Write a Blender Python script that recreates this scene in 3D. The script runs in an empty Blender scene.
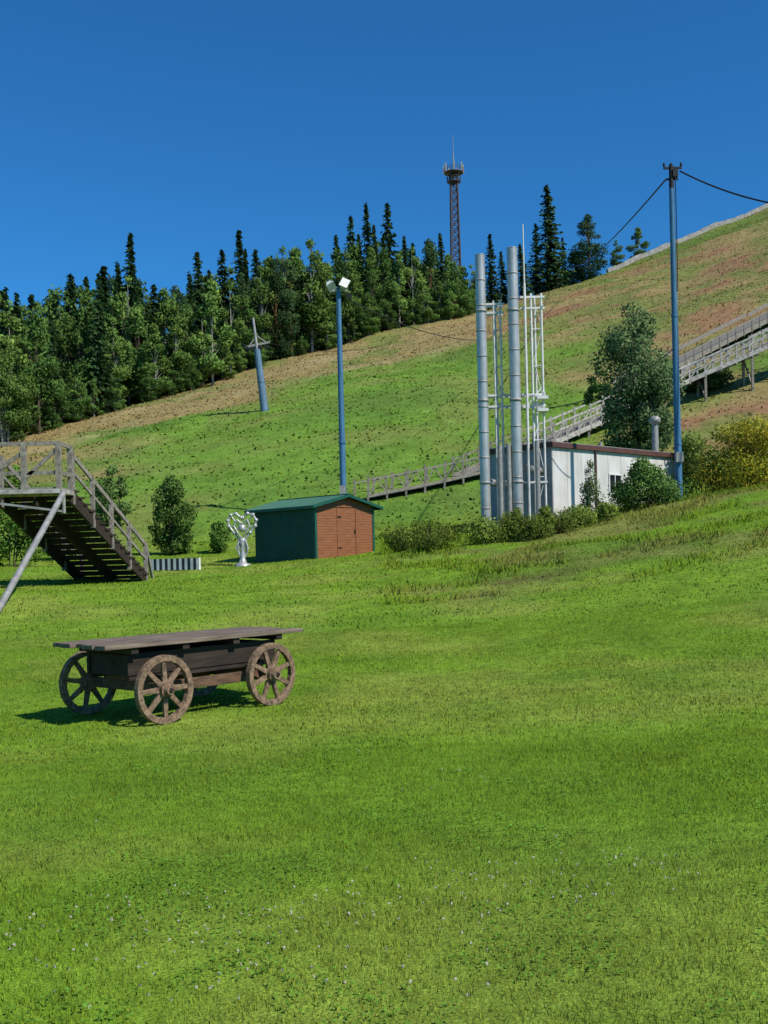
import bpy, math, random
import numpy as np
from mathutils import Vector, Matrix

random.seed(7)
rng = np.random.default_rng(11)
F = 1055.0
TH = math.radians(1.4)
CT, ST = math.cos(TH), math.sin(TH)
EYE = 1.6

scene = bpy.context.scene

# ------------------------------------------------------------------ terrain
US = np.array([-150, 0, 150, 300, 450, 600, 768, 950.])
DR = [0, 12, 20, 30, 38, 44, 52]
ZT = np.array([
    [0, 0, 0, 0, 0, 0, 0, 0],
    [0, 0, 0, 0, 0, .03, .08, .1],
    [.3, .3, .25, .2, .25, .45, .75, .9],
    [1.0, 1.0, .9, .8, 1.0, 1.55, 2.3, 2.8],
    [1.6, 1.6, 1.5, 1.45, 1.9, 2.8, 3.95, 4.6],
    [1.8, 1.8, 1.75, 1.85, 2.4, 3.35, 4.3, 4.9],
    [2.3, 2.3, 2.5, 3.0, 3.2, 3.6, 4.3, 5.0]])
RR = np.array([95, 110, 130, 150, 165, 185, 200, 215.])
ZR = np.array([10, 15, 22.4, 31.7, 39.1, 50.2, 66.6, 86.])


def _lat(ix, iy, seed):
    n = (ix.astype(np.int64) * 374761393 + iy.astype(np.int64) * 668265263 + seed * 974634777) & 0x7fffffff
    n = ((n ^ (n >> 13)) * 1274126177) & 0x7fffffff
    n = n ^ (n >> 16)
    return (n & 0xffff) / 65535.0


def vn(x, y, seed=0):
    x = np.asarray(x, float); y = np.asarray(y, float)
    ix = np.floor(x); iy = np.floor(y)
    fx = x - ix; fy = y - iy
    fx = fx * fx * (3 - 2 * fx); fy = fy * fy * (3 - 2 * fy)
    a = _lat(ix, iy, seed); b = _lat(ix + 1, iy, seed)
    c = _lat(ix, iy + 1, seed); d = _lat(ix + 1, iy + 1, seed)
    return (a * (1 - fx) + b * fx) * (1 - fy) + (c * (1 - fx) + d * fx) * fy


def fbm(x, y, seed=0, o=4):
    s = 0; a = .5; t = 0
    for i in range(o):
        s = s + a * vn(x, y, seed + i * 17); t += a
        x = np.asarray(x) * 2.03 + 3.1; y = np.asarray(y) * 2.03 + 1.7; a *= .5
    return s / t


def ss(e0, e1, x):
    t = np.clip((x - e0) / (e1 - e0), 0, 1)
    return t * t * (3 - 2 * t)


def _H0(a, y):
    z = np.zeros_like(a)
    for k in range(len(DR)):
        r = np.interp(a, US, ZT[k])
        w = np.ones_like(y)
        if k > 0:
            w = np.clip((y - DR[k - 1]) / (DR[k] - DR[k - 1]), 0, 1)
        if k < len(DR) - 1:
            w = w * np.clip((DR[k + 1] - y) / (DR[k + 1] - DR[k]), 0, 1)
        z = z + r * w
    R = np.interp(a, US, RR); zr = np.interp(a, US, ZR); z5 = np.interp(a, US, ZT[-1])
    s = np.clip((y - 52) / (R - 52), 0, 1)
    z = z + (zr - z5) * s + .03 * np.clip(y - R, 0, 250)
    return z


def H(x, y):
    x = np.atleast_1d(np.asarray(x, float)); y = np.atleast_1d(np.asarray(y, float))
    a = x / np.maximum(y, 2.0) * F + 384
    z = np.zeros_like(a)
    for da in (-70, -35, 0, 35, 70):
        for dy in (-2.5, 0, 2.5):
            z += _H0(np.clip(a + da, -150, 950), np.maximum(y + dy, 0))
    z /= 15
    z += (vn(x / 3.1, y / 3.1, 3) - .5) * .08 * ss(2, 12, y) + (vn(x / 9, y / 9, 5) - .5) * .26 * ss(14, 30, y)
    z += (vn(x / 1.3, y / 1.3, 13) - .5) * .13 * ss(22, 30, y)
    z += (fbm(x / 14, y / 14, 9) - .5) * 2.2 * ss(60, 90, y)
    return z


def h(x, y):
    return float(H(x, y)[0])


def ray(u, v):
    x = u - 384; y = 560 - v
    return (x * CT + y * ST) / F, (-x * ST + y * CT) / F


def at(u, v, d):
    a, b = ray(u, v)
    return Vector((a * d, d, EYE + b * d))


def site(u, v, dmin=6):
    """where a surveyed sight line meets the terrain"""
    a, b = ray(u, v)
    d = np.arange(dmin, 420, .2)
    hit = np.nonzero(EYE + b * d <= H(a * d, d))[0]
    dd = d[hit[0]] if len(hit) else float(np.interp(u, US, RR))
    return Vector((a * dd, dd, h(a * dd, dd)))


# ------------------------------------------------------------------ mesh helpers
def np_mesh(name, verts, faces, cols=None, smooth=False):
    me = bpy.data.meshes.new(name)
    n, k = faces.shape
    me.vertices.add(len(verts)); me.vertices.foreach_set('co', np.ascontiguousarray(verts, np.float32).ravel())
    me.loops.add(n * k); me.loops.foreach_set('vertex_index', np.ascontiguousarray(faces, np.int32).ravel())
    me.polygons.add(n)
    me.polygons.foreach_set('loop_start', np.arange(0, n * k, k, dtype=np.int32))
    me.polygons.foreach_set('loop_total', np.full(n, k, np.int32))
    me.update(calc_edges=True)
    if smooth:
        me.polygons.foreach_set('use_smooth', np.ones(n, bool))
    if cols is not None:
        at_ = me.attributes.new('Col', 'FLOAT_COLOR', 'POINT')
        c = np.ones((len(verts), 4), np.float32); c[:, :3] = cols
        at_.data.foreach_set('color', c.ravel())
    return me


def link(name, data, loc=(0, 0, 0), parent=None):
    o = bpy.data.objects.new(name, data)
    scene.collection.objects.link(o)
    o.location = loc
    if parent: o.parent = parent
    return o


def empty(name, loc=(0, 0, 0), rotz=0):
    o = link(name, None, loc); o.rotation_euler = (0, 0, rotz); o.empty_display_size = .2
    return o


class MB:
    def __init__(s):
        s.V = []; s.F = []; s.M = []; s.S = []

    def add(s, vs, fs, m=0, sm=False):
        b = len(s.V); s.V += [tuple(v) for v in vs]
        for f in fs:
            s.F.append([b + i for i in f]); s.M.append(m); s.S.append(sm)

    def box(s, c, size, m=0, rot=None):
        c = Vector(c); vs = []
        for dx in (-.5, .5):
            for dy in (-.5, .5):
                for dz in (-.5, .5):
                    v = Vector((dx * size[0], dy * size[1], dz * size[2]))
                    if rot: v = rot @ v
                    vs.append(c + v)
        s.add(vs, [(0, 1, 3, 2), (4, 6, 7, 5), (0, 4, 5, 1), (2, 3, 7, 6), (0, 2, 6, 4), (1, 5, 7, 3)], m)

    def beam(s, p0, p1, w, hh, m=0, up=(0, 0, 1), w1=None, h1=None):
        p0 = Vector(p0); p1 = Vector(p1); d = (p1 - p0).normalized(); up = Vector(up)
        if abs(d.dot(up)) > .98: up = Vector((0, 1, 0))
        sd = d.cross(up).normalized(); uu = sd.cross(d)
        w1 = w1 or w; h1 = h1 or hh
        vs = []
        for p, a, b in ((p0, w, hh), (p1, w1, h1)):
            for i, j in ((-1, -1), (1, -1), (1, 1), (-1, 1)):
                vs.append(p + sd * a * .5 * i + uu * b * .5 * j)
        s.add(vs, [(0, 1, 2, 3), (7, 6, 5, 4), (0, 4, 5, 1), (1, 5, 6, 2), (2, 6, 7, 3), (3, 7, 4, 0)], m)

    def tube(s, p0, p1, r0, r1=None, m=0, n=10, caps=True):
        r1 = r0 if r1 is None else r1
        p0 = Vector(p0); p1 = Vector(p1); d = (p1 - p0).normalized()
        up = Vector((0, 0, 1)) if abs(d.z) < .95 else Vector((0, 1, 0))
        a = d.cross(up).normalized(); b = a.cross(d)
        vs = []
        for p, r in ((p0, r0), (p1, r1)):
            for i in range(n):
                t = 2 * math.pi * i / n
                vs.append(p + a * math.cos(t) * r + b * math.sin(t) * r)
        s.add(vs, [(i, (i + 1) % n, n + (i + 1) % n, n + i) for i in range(n)], m, True)
        if caps:
            s.add(vs[:n], [tuple(range(n))[::-1]], m); s.add(vs[n:], [tuple(range(n))], m)

    def path(s, pts, r, m=0, n=6):
        for a, b in zip(pts[:-1], pts[1:]): s.tube(a, b, r, r, m, n, False)

    def lathe(s, c, prof, m=0, n=20):
        c = Vector(c); vs = []
        for r, z in prof:
            for i in range(n):
                t = 2 * math.pi * i / n
                vs.append(c + Vector((math.cos(t) * r, math.sin(t) * r, z)))
        fs = []
        for k in range(len(prof) - 1):
            for i in range(n):
                j = (i + 1) % n
                fs.append((k * n + i, k * n + j, (k + 1) * n + j, (k + 1) * n + i))
        s.add(vs, fs, m, True)

    def obj(s, name, mats, loc=(0, 0, 0), rotz=0, parent=None, world=False, bevel=0):
        me = bpy.data.meshes.new(name)
        V = s.V
        if world:
            L = Vector(loc); V = [tuple(Vector(v) - L) for v in V]
        me.from_pydata(V, [], s.F); me.update()
        for m in mats: me.materials.append(m)
        me.polygons.foreach_set('material_index', s.M)
        me.polygons.foreach_set('use_smooth', s.S)
        o = bpy.data.objects.new(name, me); scene.collection.objects.link(o)
        if parent:
            o.parent = parent
        else:
            o.location = loc; o.rotation_euler = (0, 0, rotz)
        if bevel:
            b = o.modifiers.new('bevel', 'BEVEL'); b.width = bevel; b.segments = 2; b.limit_method = 'ANGLE'
        return o


# ------------------------------------------------------------------ materials
def mat(name, c1, c2=None, scale=5, rough=.7, metal=0, bump=0, stretch=(1, 1, 1), detail=6, c3=None, bdist=.01, spec=.3):
    m = bpy.data.materials.new(name); m.use_nodes = True
    nt = m.node_tree; N = nt.nodes; L = nt.links
    b = N['Principled BSDF']
    b.inputs['Roughness'].default_value = rough; b.inputs['Metallic'].default_value = metal
    b.inputs['Specular IOR Level'].default_value = spec
    c2 = c2 or tuple(x * .8 for x in c1)
    tc = N.new('ShaderNodeTexCoord'); mp = N.new('ShaderNodeMapping'); mp.inputs['Scale'].default_value = stretch
    no = N.new('ShaderNodeTexNoise'); no.inputs['Scale'].default_value = scale; no.inputs['Detail'].default_value = detail
    no.inputs['Roughness'].default_value = .65
    L.new(tc.outputs['Object'], mp.inputs[0]); L.new(mp.outputs[0], no.inputs['Vector'])
    r = N.new('ShaderNodeValToRGB')
    r.color_ramp.elements[0].position = .33; r.color_ramp.elements[0].color = (*c2, 1)
    r.color_ramp.elements[1].position = .67; r.color_ramp.elements[1].color = (*c1, 1)
    if c3:
        e = r.color_ramp.elements.new(.5); e.color = (*c3, 1)
    L.new(no.outputs[0], r.inputs[0]); L.new(r.outputs[0], b.inputs['Base Color'])
    if bump:
        bp = N.new('ShaderNodeBump'); bp.inputs['Strength'].default_value = bump; bp.inputs['Distance'].default_value = bdist
        L.new(no.outputs[0], bp.inputs['Height']); L.new(bp.outputs[0], b.inputs['Normal'])
    return m


def leaf_mat(name, trans=.35, objrand=.3, up=False, blend=.6):
    m = bpy.data.materials.new(name); m.use_nodes = True
    nt = m.node_tree; N = nt.nodes; L = nt.links
    N.remove(N['Principled BSDF']); out = N['Material Output']
    a = N.new('ShaderNodeAttribute'); a.attribute_name = 'Col'
    col = a.outputs['Color']
    if objrand:
        oi = N.new('ShaderNodeObjectInfo'); mr = N.new('ShaderNodeMapRange')
        mr.inputs['To Min'].default_value = 1 - objrand; mr.inputs['To Max'].default_value = 1 + objrand
        L.new(oi.outputs['Random'], mr.inputs['Value'])
        hs = N.new('ShaderNodeHueSaturation'); L.new(col, hs.inputs['Color']); L.new(mr.outputs[0], hs.inputs['Value'])
        col = hs.outputs[0]
    # soft foliage normals: leaf normal blended with the clump's surface direction
    g = N.new('ShaderNodeNewGeometry')
    if up:
        v = N.new('ShaderNodeCombineXYZ'); v.inputs[2].default_value = 1; nv = v.outputs[0]
    else:
        an = N.new('ShaderNodeAttribute'); an.attribute_name = 'Nrm'
        vt = N.new('ShaderNodeVectorTransform'); vt.vector_type = 'NORMAL'; vt.convert_from = 'OBJECT'; vt.convert_to = 'WORLD'
        L.new(an.outputs['Vector'], vt.inputs[0]); nv = vt.outputs[0]
    mxv = N.new('ShaderNodeMix'); mxv.data_type = 'VECTOR'; mxv.inputs[0].default_value = blend
    L.new(g.outputs['Normal'], mxv.inputs[4]); L.new(nv, mxv.inputs[5])
    nn = N.new('ShaderNodeVectorMath'); nn.operation = 'NORMALIZE'; L.new(mxv.outputs[1], nn.inputs[0])
    d = N.new('ShaderNodeBsdfDiffuse'); t = N.new('ShaderNodeBsdfTranslucent'); mx = N.new('ShaderNodeMixShader')
    mx.inputs[0].default_value = trans
    L.new(nn.outputs[0], d.inputs['Normal'])
    L.new(col, d.inputs[0]); L.new(col, t.inputs[0])
    L.new(d.outputs[0], mx.inputs[1]); L.new(t.outputs[0], mx.inputs[2]); L.new(mx.outputs[0], out.inputs[0])
    return m


M_leaf = leaf_mat('foliage', .25)
M_grass = leaf_mat('grass_blades', .22, 0, up=True, blend=.76)
M_bark = mat('bark', (.12, .09, .06), (.05, .035, .025), 6, .9, bump=.5, stretch=(1, 1, .2))
M_birchbark = mat('birch_bark', (.40, .38, .33), (.1, .09, .08), 7, .8, stretch=(.4, .4, 1.5))
M_pinebark = mat('pine_bark', (.3, .13, .05), (.1, .05, .03), 5, .9)
M_greywood = mat('weathered_grey_wood', (.32, .29, .24), (.12, .105, .085), 9, .85, bump=.4, c3=(.22, .195, .16))
M_palewood = mat('pale_weathered_wood', (.50, .48, .44), (.18, .165, .14), 4, .85, bump=.4, c3=(.36, .34, .305))
M_topwood = mat('table_plank_wood', (.27, .205, .15), (.065, .048, .036), 7, .75, bump=.8, stretch=(.25, 4, 4), c3=(.16, .12, .088))
M_brown = mat('cart_brown_wood', (.19, .105, .055), (.06, .035, .022), 9, .75, bump=.5, stretch=(.4, 2, 2), c3=(.12, .068, .038))
M_wheel = mat('wheel_wood', (.32, .215, .135), (.07, .045, .03), 18, .8, bump=.6, c3=(.185, .12, .074))
M_darkwood = mat('dark_wood', (.05, .035, .025), (.018, .013, .01), 9, .85, bump=.4, stretch=(.3, 2, 2))
M_steel = mat('chimney_steel', (.60, .57, .53), (.38, .36, .335), 3, .36, .5, stretch=(1, 1, .4))
M_galv = mat('galvanised_steel', (.38, .365, .34), (.22, .21, .2), 6, .55, .25)
M_whitepaint = mat('white_paint', (.76, .75, .72), (.5, .49, .46), 2.5, .5)
M_bluepaint = mat('blue_pole_paint', (.065, .19, .34), (.04, .115, .21), 3, .55, stretch=(3, 3, .5))
M_pylon = mat('pylon_grey_blue_paint', (.13, .22, .32), (.08, .14, .2), 3, .6, stretch=(3, 3, .5))
M_black = mat('black_cable', (.012, .012, .014), (.01, .01, .01), 3, .6)
M_towersteel = mat('tower_steel', (.10, .065, .06), (.05, .042, .042), 3, .6)
M_greenmetal = mat('green_corrugated_metal', (.014, .085, .05), (.009, .055, .035), 2, .4, .1)
M_greenroof = mat('green_roof', (.017, .105, .07), (.012, .075, .05), 2, .45, .1)
M_redwood = mat('shed_red_wood', (.31, .12, .05), (.19, .07, .03), 2.2, .65, bump=.15, stretch=(1, 1, 9), c3=(.25, .095, .04))
M_glass = mat('dark_window_glass', (.01, .012, .015), (.015, .02, .025), 2, .08, spec=.6)
M_panel = mat('white_siding', (.66, .65, .62), (.46, .44, .39), 1.5, .6, stretch=(1, 1, .3))
M_greypanel = mat('grey_siding', (.36, .37, .38), (.25, .25, .26), 1.5, .6)
M_rooftrim = mat('brown_roof_trim', (.12, .05, .04), (.07, .035, .03), 3, .6)
M_chrome = mat('sculpture_silver', (.66, .65, .62), (.2, .2, .2), 16, .4, .4)
M_dark = mat('dark_stripe_paint', (.025, .03, .05), (.02, .02, .03), 4, .6)
M_concrete = mat('concrete', (.38, .36, .33), (.2, .19, .17), 1.5, .9, bump=.3)

# ------------------------------------------------------------------ ground
def geo(a, b, n): return list(np.geomspace(a, b, n))


yy = np.array([-x for x in geo(6, 400, 10)][::-1] + list(np.arange(-4, 62, .4)) + list(np.arange(62, 262, 1.6)) + geo(264, 3200, 26))
xx = np.array([-x for x in geo(172, 3200, 18)][::-1] + list(np.arange(-170, -40, 1.6)) + list(np.arange(-40, 40, .5)) + list(np.arange(40, 170, 1.6)) + geo(172, 3200, 18))
X, Y = np.meshgrid(xx, yy)
Xf = X.ravel(); Yf = Y.ravel(); Zf = H(Xf, Yf)


def lerp3(c, col, w): return c + (np.array(col) - c) * w


def gcol(x, y):
    """natural vegetation colour of the ground: lawn, meadow and dry slope"""
    a = np.clip(x / np.maximum(y, 2.) * F + 384, -150, 950)
    R = np.interp(a, US, RR)
    s = np.clip((y - 52) / (R - 52), 0, 1.2)
    n1 = fbm(x / 2.2, y / 2.2, 21)[..., None]; n2 = fbm(x / .5, y / .5, 31, 3)[..., None]
    n3 = fbm(x / 7., y / 7., 41)[..., None]; n5 = fbm(x / 1.1, y / 1.1, 47, 3)[..., None]
    c = np.array([.150, .255, .020]) + 0 * n1
    c = lerp3(c, [.21, .275, .040], ss(.45, .7, n1) * .9)
    c = lerp3(c, [.105, .215, .017], ss(.52, .75, n3) * .35)
    c = lerp3(c, [.100, .205, .018], ss(.56, .72, n5) * .45)
    c = c * (.84 + .32 * n2)
    mound = (ss(20, 30, y) * (1 - ss(46, 52, y)) * ss(360, 480, a))[..., None]
    c = lerp3(c, [.19, .17, .055], mound * ss(.44, .64, n1) * .55)
    c = lerp3(c, [.085, .14, .025], mound * ss(.48, .66, n3) * .5)
    bank = (np.exp(-((y - 25.5 - .012 * (a - 470)) / 1.6) ** 2) * ss(395, 430, a) * (1 - ss(540, 620, a)))[..., None]
    c = lerp3(c, [.12, .10, .04], bank * ss(.40, .6, n5) * .75)
    mead = np.array([.130, .235, .03]) * (.75 + .5 * n1)
    mead = lerp3(mead, [.18, .215, .05], ss(.48, .7, n3) * .7)
    mead = lerp3(mead, [.085, .17, .025], ss(.50, .68, fbm(x / 13, y / 13, 43)[..., None]) * .65)
    t = ss(48, 56, y)[..., None]
    c = c * (1 - t) + mead * t
    w = np.interp(a, US, [.46, .50, .50, .50, .48, .22, .12, .10])
    nn = (fbm(x / 22, y / 9, 51) - .5) * .85
    br = ss(w - .06, w + .16, s + nn)
    top = ss(.72, .88, s + nn * .5) * ss(500, 600, a)
    br = (br * (1 - top * .65))[..., None] * t
    n4 = fbm(x / 8, y / 4, 61)[..., None]
    brown = np.array([.29, .215, .09]) + 0 * n1
    brown = lerp3(brown, [.29, .155, .085], ss(.48, .62, n4) * ss(420, 540, a)[..., None])
    brown = lerp3(brown, [.15, .19, .045], ss(.5, .64, fbm(x / 5, y / 5, 71)[..., None]) * .75)
    c = c + (brown - c) * br * .92
    trk = (np.exp(-((s - .80 - nn * .12) / .028) ** 2) + .8 * np.exp(-((s - .66 - nn * .15) / .02) ** 2)) * (1 - ss(440, 520, a))
    c = lerp3(c, [.36, .29, .15], trk[..., None] * t * ss(.35, .6, n1) * .6)
    return c


cols = gcol(Xf, Yf)
nx, ny = len(xx), len(yy)
i = np.arange(ny - 1)[:, None] * nx + np.arange(nx - 1)[None]
faces = np.stack([i, i + 1, i + nx + 1, i + nx], -1).reshape(-1, 4)
gm = np_mesh('ground', np.stack([Xf, Yf, Zf], 1), faces, cols, True)
mg = bpy.data.materials.new('grass_ground'); mg.use_nodes = True
nt = mg.node_tree; N = nt.nodes; L = nt.links; b = N['Principled BSDF']
b.inputs['Roughness'].default_value = .95; b.inputs['Specular IOR Level'].default_value = .1
a_ = N.new('ShaderNodeAttribute'); a_.attribute_name = 'Col'
tc = N.new('ShaderNodeTexCoord')
prev = a_.outputs['Color']
for sc, lo, hi in ((.9, .8, 1.2), (7, .72, 1.28), (60, .6, 1.35)):
    no = N.new('ShaderNodeTexNoise'); no.inputs['Scale'].default_value = sc; no.inputs['Detail'].default_value = 5
    L.new(tc.outputs['Object'], no.inputs['Vector'])
    mr = N.new('ShaderNodeMapRange'); mr.inputs['From Min'].default_value = .3; mr.inputs['From Max'].default_value = .7
    mr.inputs['To Min'].default_value = lo; mr.inputs['To Max'].default_value = hi
    L.new(no.outputs[0], mr.inputs['Value'])
    mx = N.new('ShaderNodeVectorMath'); mx.operation = 'SCALE'
    L.new(prev, mx.inputs[0]); L.new(mr.outputs[0], mx.inputs['Scale']); prev = mx.outputs[0]
L.new(prev, b.inputs['Base Color'])
bp = N.new('ShaderNodeBump'); bp.inputs['Strength'].default_value = .5; bp.inputs['Distance'].default_value = .04
L.new(no.outputs[0], bp.inputs['Height']); L.new(bp.outputs[0], b.inputs['Normal'])
gm.materials.append(mg)
link('ground', gm)

# ------------------------------------------------------------------ grass blades
def blades(n, y0, y1, w, hh, a0=-110, a1=880, ymaxfun=None, cm=1.0, var=.3, mask=None):
    y = np.sqrt(rng.uniform(y0 * y0, y1 * y1, n)); a = rng.uniform(a0, a1, n)
    if ymaxfun is not None:
        k = y < np.interp(a, US, RR) + 3; y = y[k]; a = a[k]; n = len(y)
    x = (a - 384) / F * y
    if mask is not None:
        k = mask(x, y); x = x[k]; y = y[k]; n = len(x)
    z = H(x, y)
    ang = rng.uniform(0, 2 * np.pi, n); ww = w * rng.uniform(.6, 1.4, n); hg = hh * rng.uniform(.45, 1.25, n) * (.55 + .9 * fbm(x / .7, y / .7, 77, 2))
    le = rng.normal(0, .5, (n, 2)) * hg[:, None]
    dx = np.cos(ang) * ww * .5; dy = np.sin(ang) * ww * .5
    p = np.empty((n, 3, 3))
    p[:, 0] = np.stack([x - dx, y - dy, z - .01], 1); p[:, 1] = np.stack([x + dx, y + dy, z - .01], 1)
    p[:, 2] = np.stack([x + le[:, 0], y + le[:, 1], z + hg], 1)
    c = gcol(x, y) * rng.uniform(1 - var, 1 + var * 1.3, (n, 1)) * cm
    c[:, 0] *= rng.uniform(.85, 1.25, n)
    return p.reshape(-1, 3), np.repeat(c, 3, 0)


P = []; C = []
for args in ((180000, 2.4, 9, .005, .030), (170000, 9, 20, .012, .028), (120000, 20, 53, .035, .045)):
    p, c = blades(*args, cm=1.25); P.append(p); C.append(c)
V = np.concatenate(P); C = np.concatenate(C)
me = np_mesh('lawn_grass', V, np.arange(len(V)).reshape(-1, 3), C); me.materials.append(M_grass); link('lawn_grass', me)
p, c = blades(90000, 50, 205, .22, .13, ymaxfun=1, cm=1.15, var=.2)
me = np_mesh('hillside_grass', p, np.arange(len(p)).reshape(-1, 3), c); me.materials.append(M_grass); link('hillside_grass', me)
p, c = blades(60000, 24, 50, .03, .18, a0=380, a1=900, cm=1.15, var=.35, mask=lambda x, y: fbm(x / 1.6, y / 1.6, 66) > .55 - .10 * ss(34, 42, y))
me = np_mesh('tall_grass', p, np.arange(len(p)).reshape(-1, 3), c); me.materials.append(M_grass); link('tall_grass', me)

# clover flowers and broad leaves in the lawn
def quads(c, a, b):
    n = len(c); v = np.empty((n, 4, 3)); v[:, 0] = c - a; v[:, 1] = c - b; v[:, 2] = c + a; v[:, 3] = c + b
    return v.reshape(-1, 3)


n = 900
y = np.sqrt(rng.uniform(9, 18 ** 2, n)); y[:650] = rng.uniform(3, 5.6, 650); a = rng.uniform(-100, 880, n); x = (a - 384) / F * y
k = fbm(x / 1.1, y / 1.1, 91) > .53; x = x[k]; y = y[k]; n = len(x); z = H(x, y) + rng.uniform(.02, .04, n)
Vs = []
for j in range(3):
    cc = np.stack([x, y, z], 1) + rng.normal(0, .002, (n, 3))
    r1 = rng.normal(0, 1, (n, 3)); r1 /= np.linalg.norm(r1, axis=1)[:, None]
    r2 = np.cross(r1, rng.normal(0, 1, (n, 3))); r2 /= np.linalg.norm(r2, axis=1)[:, None]
    Vs.append(quads(cc, r1 * .006, r2 * .006))
Vs = np.concatenate(Vs)
me = np_mesh('clover_flowers', Vs, np.arange(len(Vs)).reshape(-1, 4), np.full((len(Vs), 3), .5) * [1, .96, .80]); me.materials.append(M_grass); link('clover_flowers', me)
n = 26000
y = np.sqrt(rng.uniform(6, 9 ** 2, n)); a = rng.uniform(-100, 880, n); x = (a - 384) / F * y
k = fbm(x / .6, y / .6, 95) > .52; x = x[k]; y = y[k]; n = len(x); z = H(x, y) + rng.uniform(.01, .035, n)
r1 = rng.normal(0, 1, (n, 3)) * [1, 1, .3]; r1 /= np.linalg.norm(r1, axis=1)[:, None]
r2 = np.cross(r1, np.array([0, 0, 1.]) + rng.normal(0, .3, (n, 3)))
Vs = quads(np.stack([x, y, z], 1), r1 * .010, r2 * .007)
cc = np.array([.13, .28, .035]) * rng.uniform(.55, 1.4, (n, 1))
me = np_mesh('clover_leaves', Vs, np.arange(len(Vs)).reshape(-1, 4), np.repeat(cc, 4, 0)); me.materials.append(M_grass); link('clover_leaves', me)


# ------------------------------------------------------------------ vegetation
def combine(name, leafV, leafC, leafN, mb, bark):
    nl = len(leafV)
    verts = [tuple(v) for v in leafV] + mb.V
    fcs = [tuple(range(q, q + 4)) for q in range(0, nl, 4)] + [[nl + t for t in f] for f in mb.F]
    me = bpy.data.meshes.new(name); me.from_pydata(verts, [], fcs)
    me.materials.append(M_leaf); me.materials.append(bark)
    mi = np.zeros(len(fcs), np.int32); mi[nl // 4:] = 1
    me.polygons.foreach_set('material_index', mi)
    at_ = me.attributes.new('Col', 'FLOAT_COLOR', 'POINT')
    c = np.ones((len(verts), 4), np.float32); c[:nl, :3] = leafC
    at_.data.foreach_set('color', c.ravel())
    a2 = me.attributes.new('Nrm', 'FLOAT_VECTOR', 'POINT')
    q = np.zeros((len(verts), 3), np.float32); q[:nl] = leafN; q[nl:, 2] = 1
    a2.data.foreach_set('vector', q.ravel()); me.update()
    return me


def unit(v): return v / np.maximum(np.linalg.norm(v, axis=1)[:, None], 1e-6)


def spruce(name, Ht=18., W=3.0, seed=0, step=.5, low=.9):
    r = np.random.default_rng(seed)
    mb = MB(); mb.tube((0, 0, -1), (0, 0, Ht * .985), .2, .02, 1, 7)
    cs = []; As = []; Bs = []; Cs = []; Ns = []
    z = low
    while z < Ht - .1:
        t = z / Ht
        Rz = W * (1 - t) ** .95 * (.8 + .2 * min(1, z / 3)) * r.uniform(.8, 1.15) + .08
        nb = int(4 + 7 * (1 - t))
        off = r.uniform(0, 6.3)
        for k in range(nb):
            th = off + 2 * math.pi * k / nb + r.normal(0, .28)
            L_ = Rz * r.uniform(.5, 1.25)
            if r.random() < .06: continue
            ns = max(2, int(L_ / .36))
            cd = r.uniform(.7, 1.3)
            zj = z + r.normal(0, .12)
            for j in range(ns):
                f = (j + .8) / ns; rr = L_ * f
                px = math.cos(th) * rr; py = math.sin(th) * rr; pz = zj - .38 * L_ * f ** 1.2 + .2 * L_ * f ** 4
                for q in range(2):
                    c = np.array([px, py, pz]) + r.normal(0, .07, 3)
                    a = np.array([math.cos(th), math.sin(th), -.35]) * r.uniform(.18, .36) + r.normal(0, .07, 3)
                    wd = (1.25 - .7 * f)
                    bb = np.array([-math.sin(th), math.cos(th), 0]) * r.uniform(.12, .34) * wd + np.array([0, 0, -r.uniform(.03, .2)]) + r.normal(0, .04, 3)
                    cs.append(c); As.append(a); Bs.append(bb)
                    Ns.append((math.cos(th) * .8, math.sin(th) * .8, .55))
                    Cs.append(np.array([.036, .076, .030]) * cd * r.uniform(.6, 1.5) + np.array([.03, .045, .008]) * f * r.random())
        z += step * (1.2 - .65 * t) * r.uniform(.75, 1.25)
    Vv = quads(np.array(cs), np.array(As), np.array(Bs))
    return combine(name, Vv, np.repeat(np.array(Cs), 4, 0), np.repeat(np.array(Ns), 4, 0), mb, M_bark)


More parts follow.
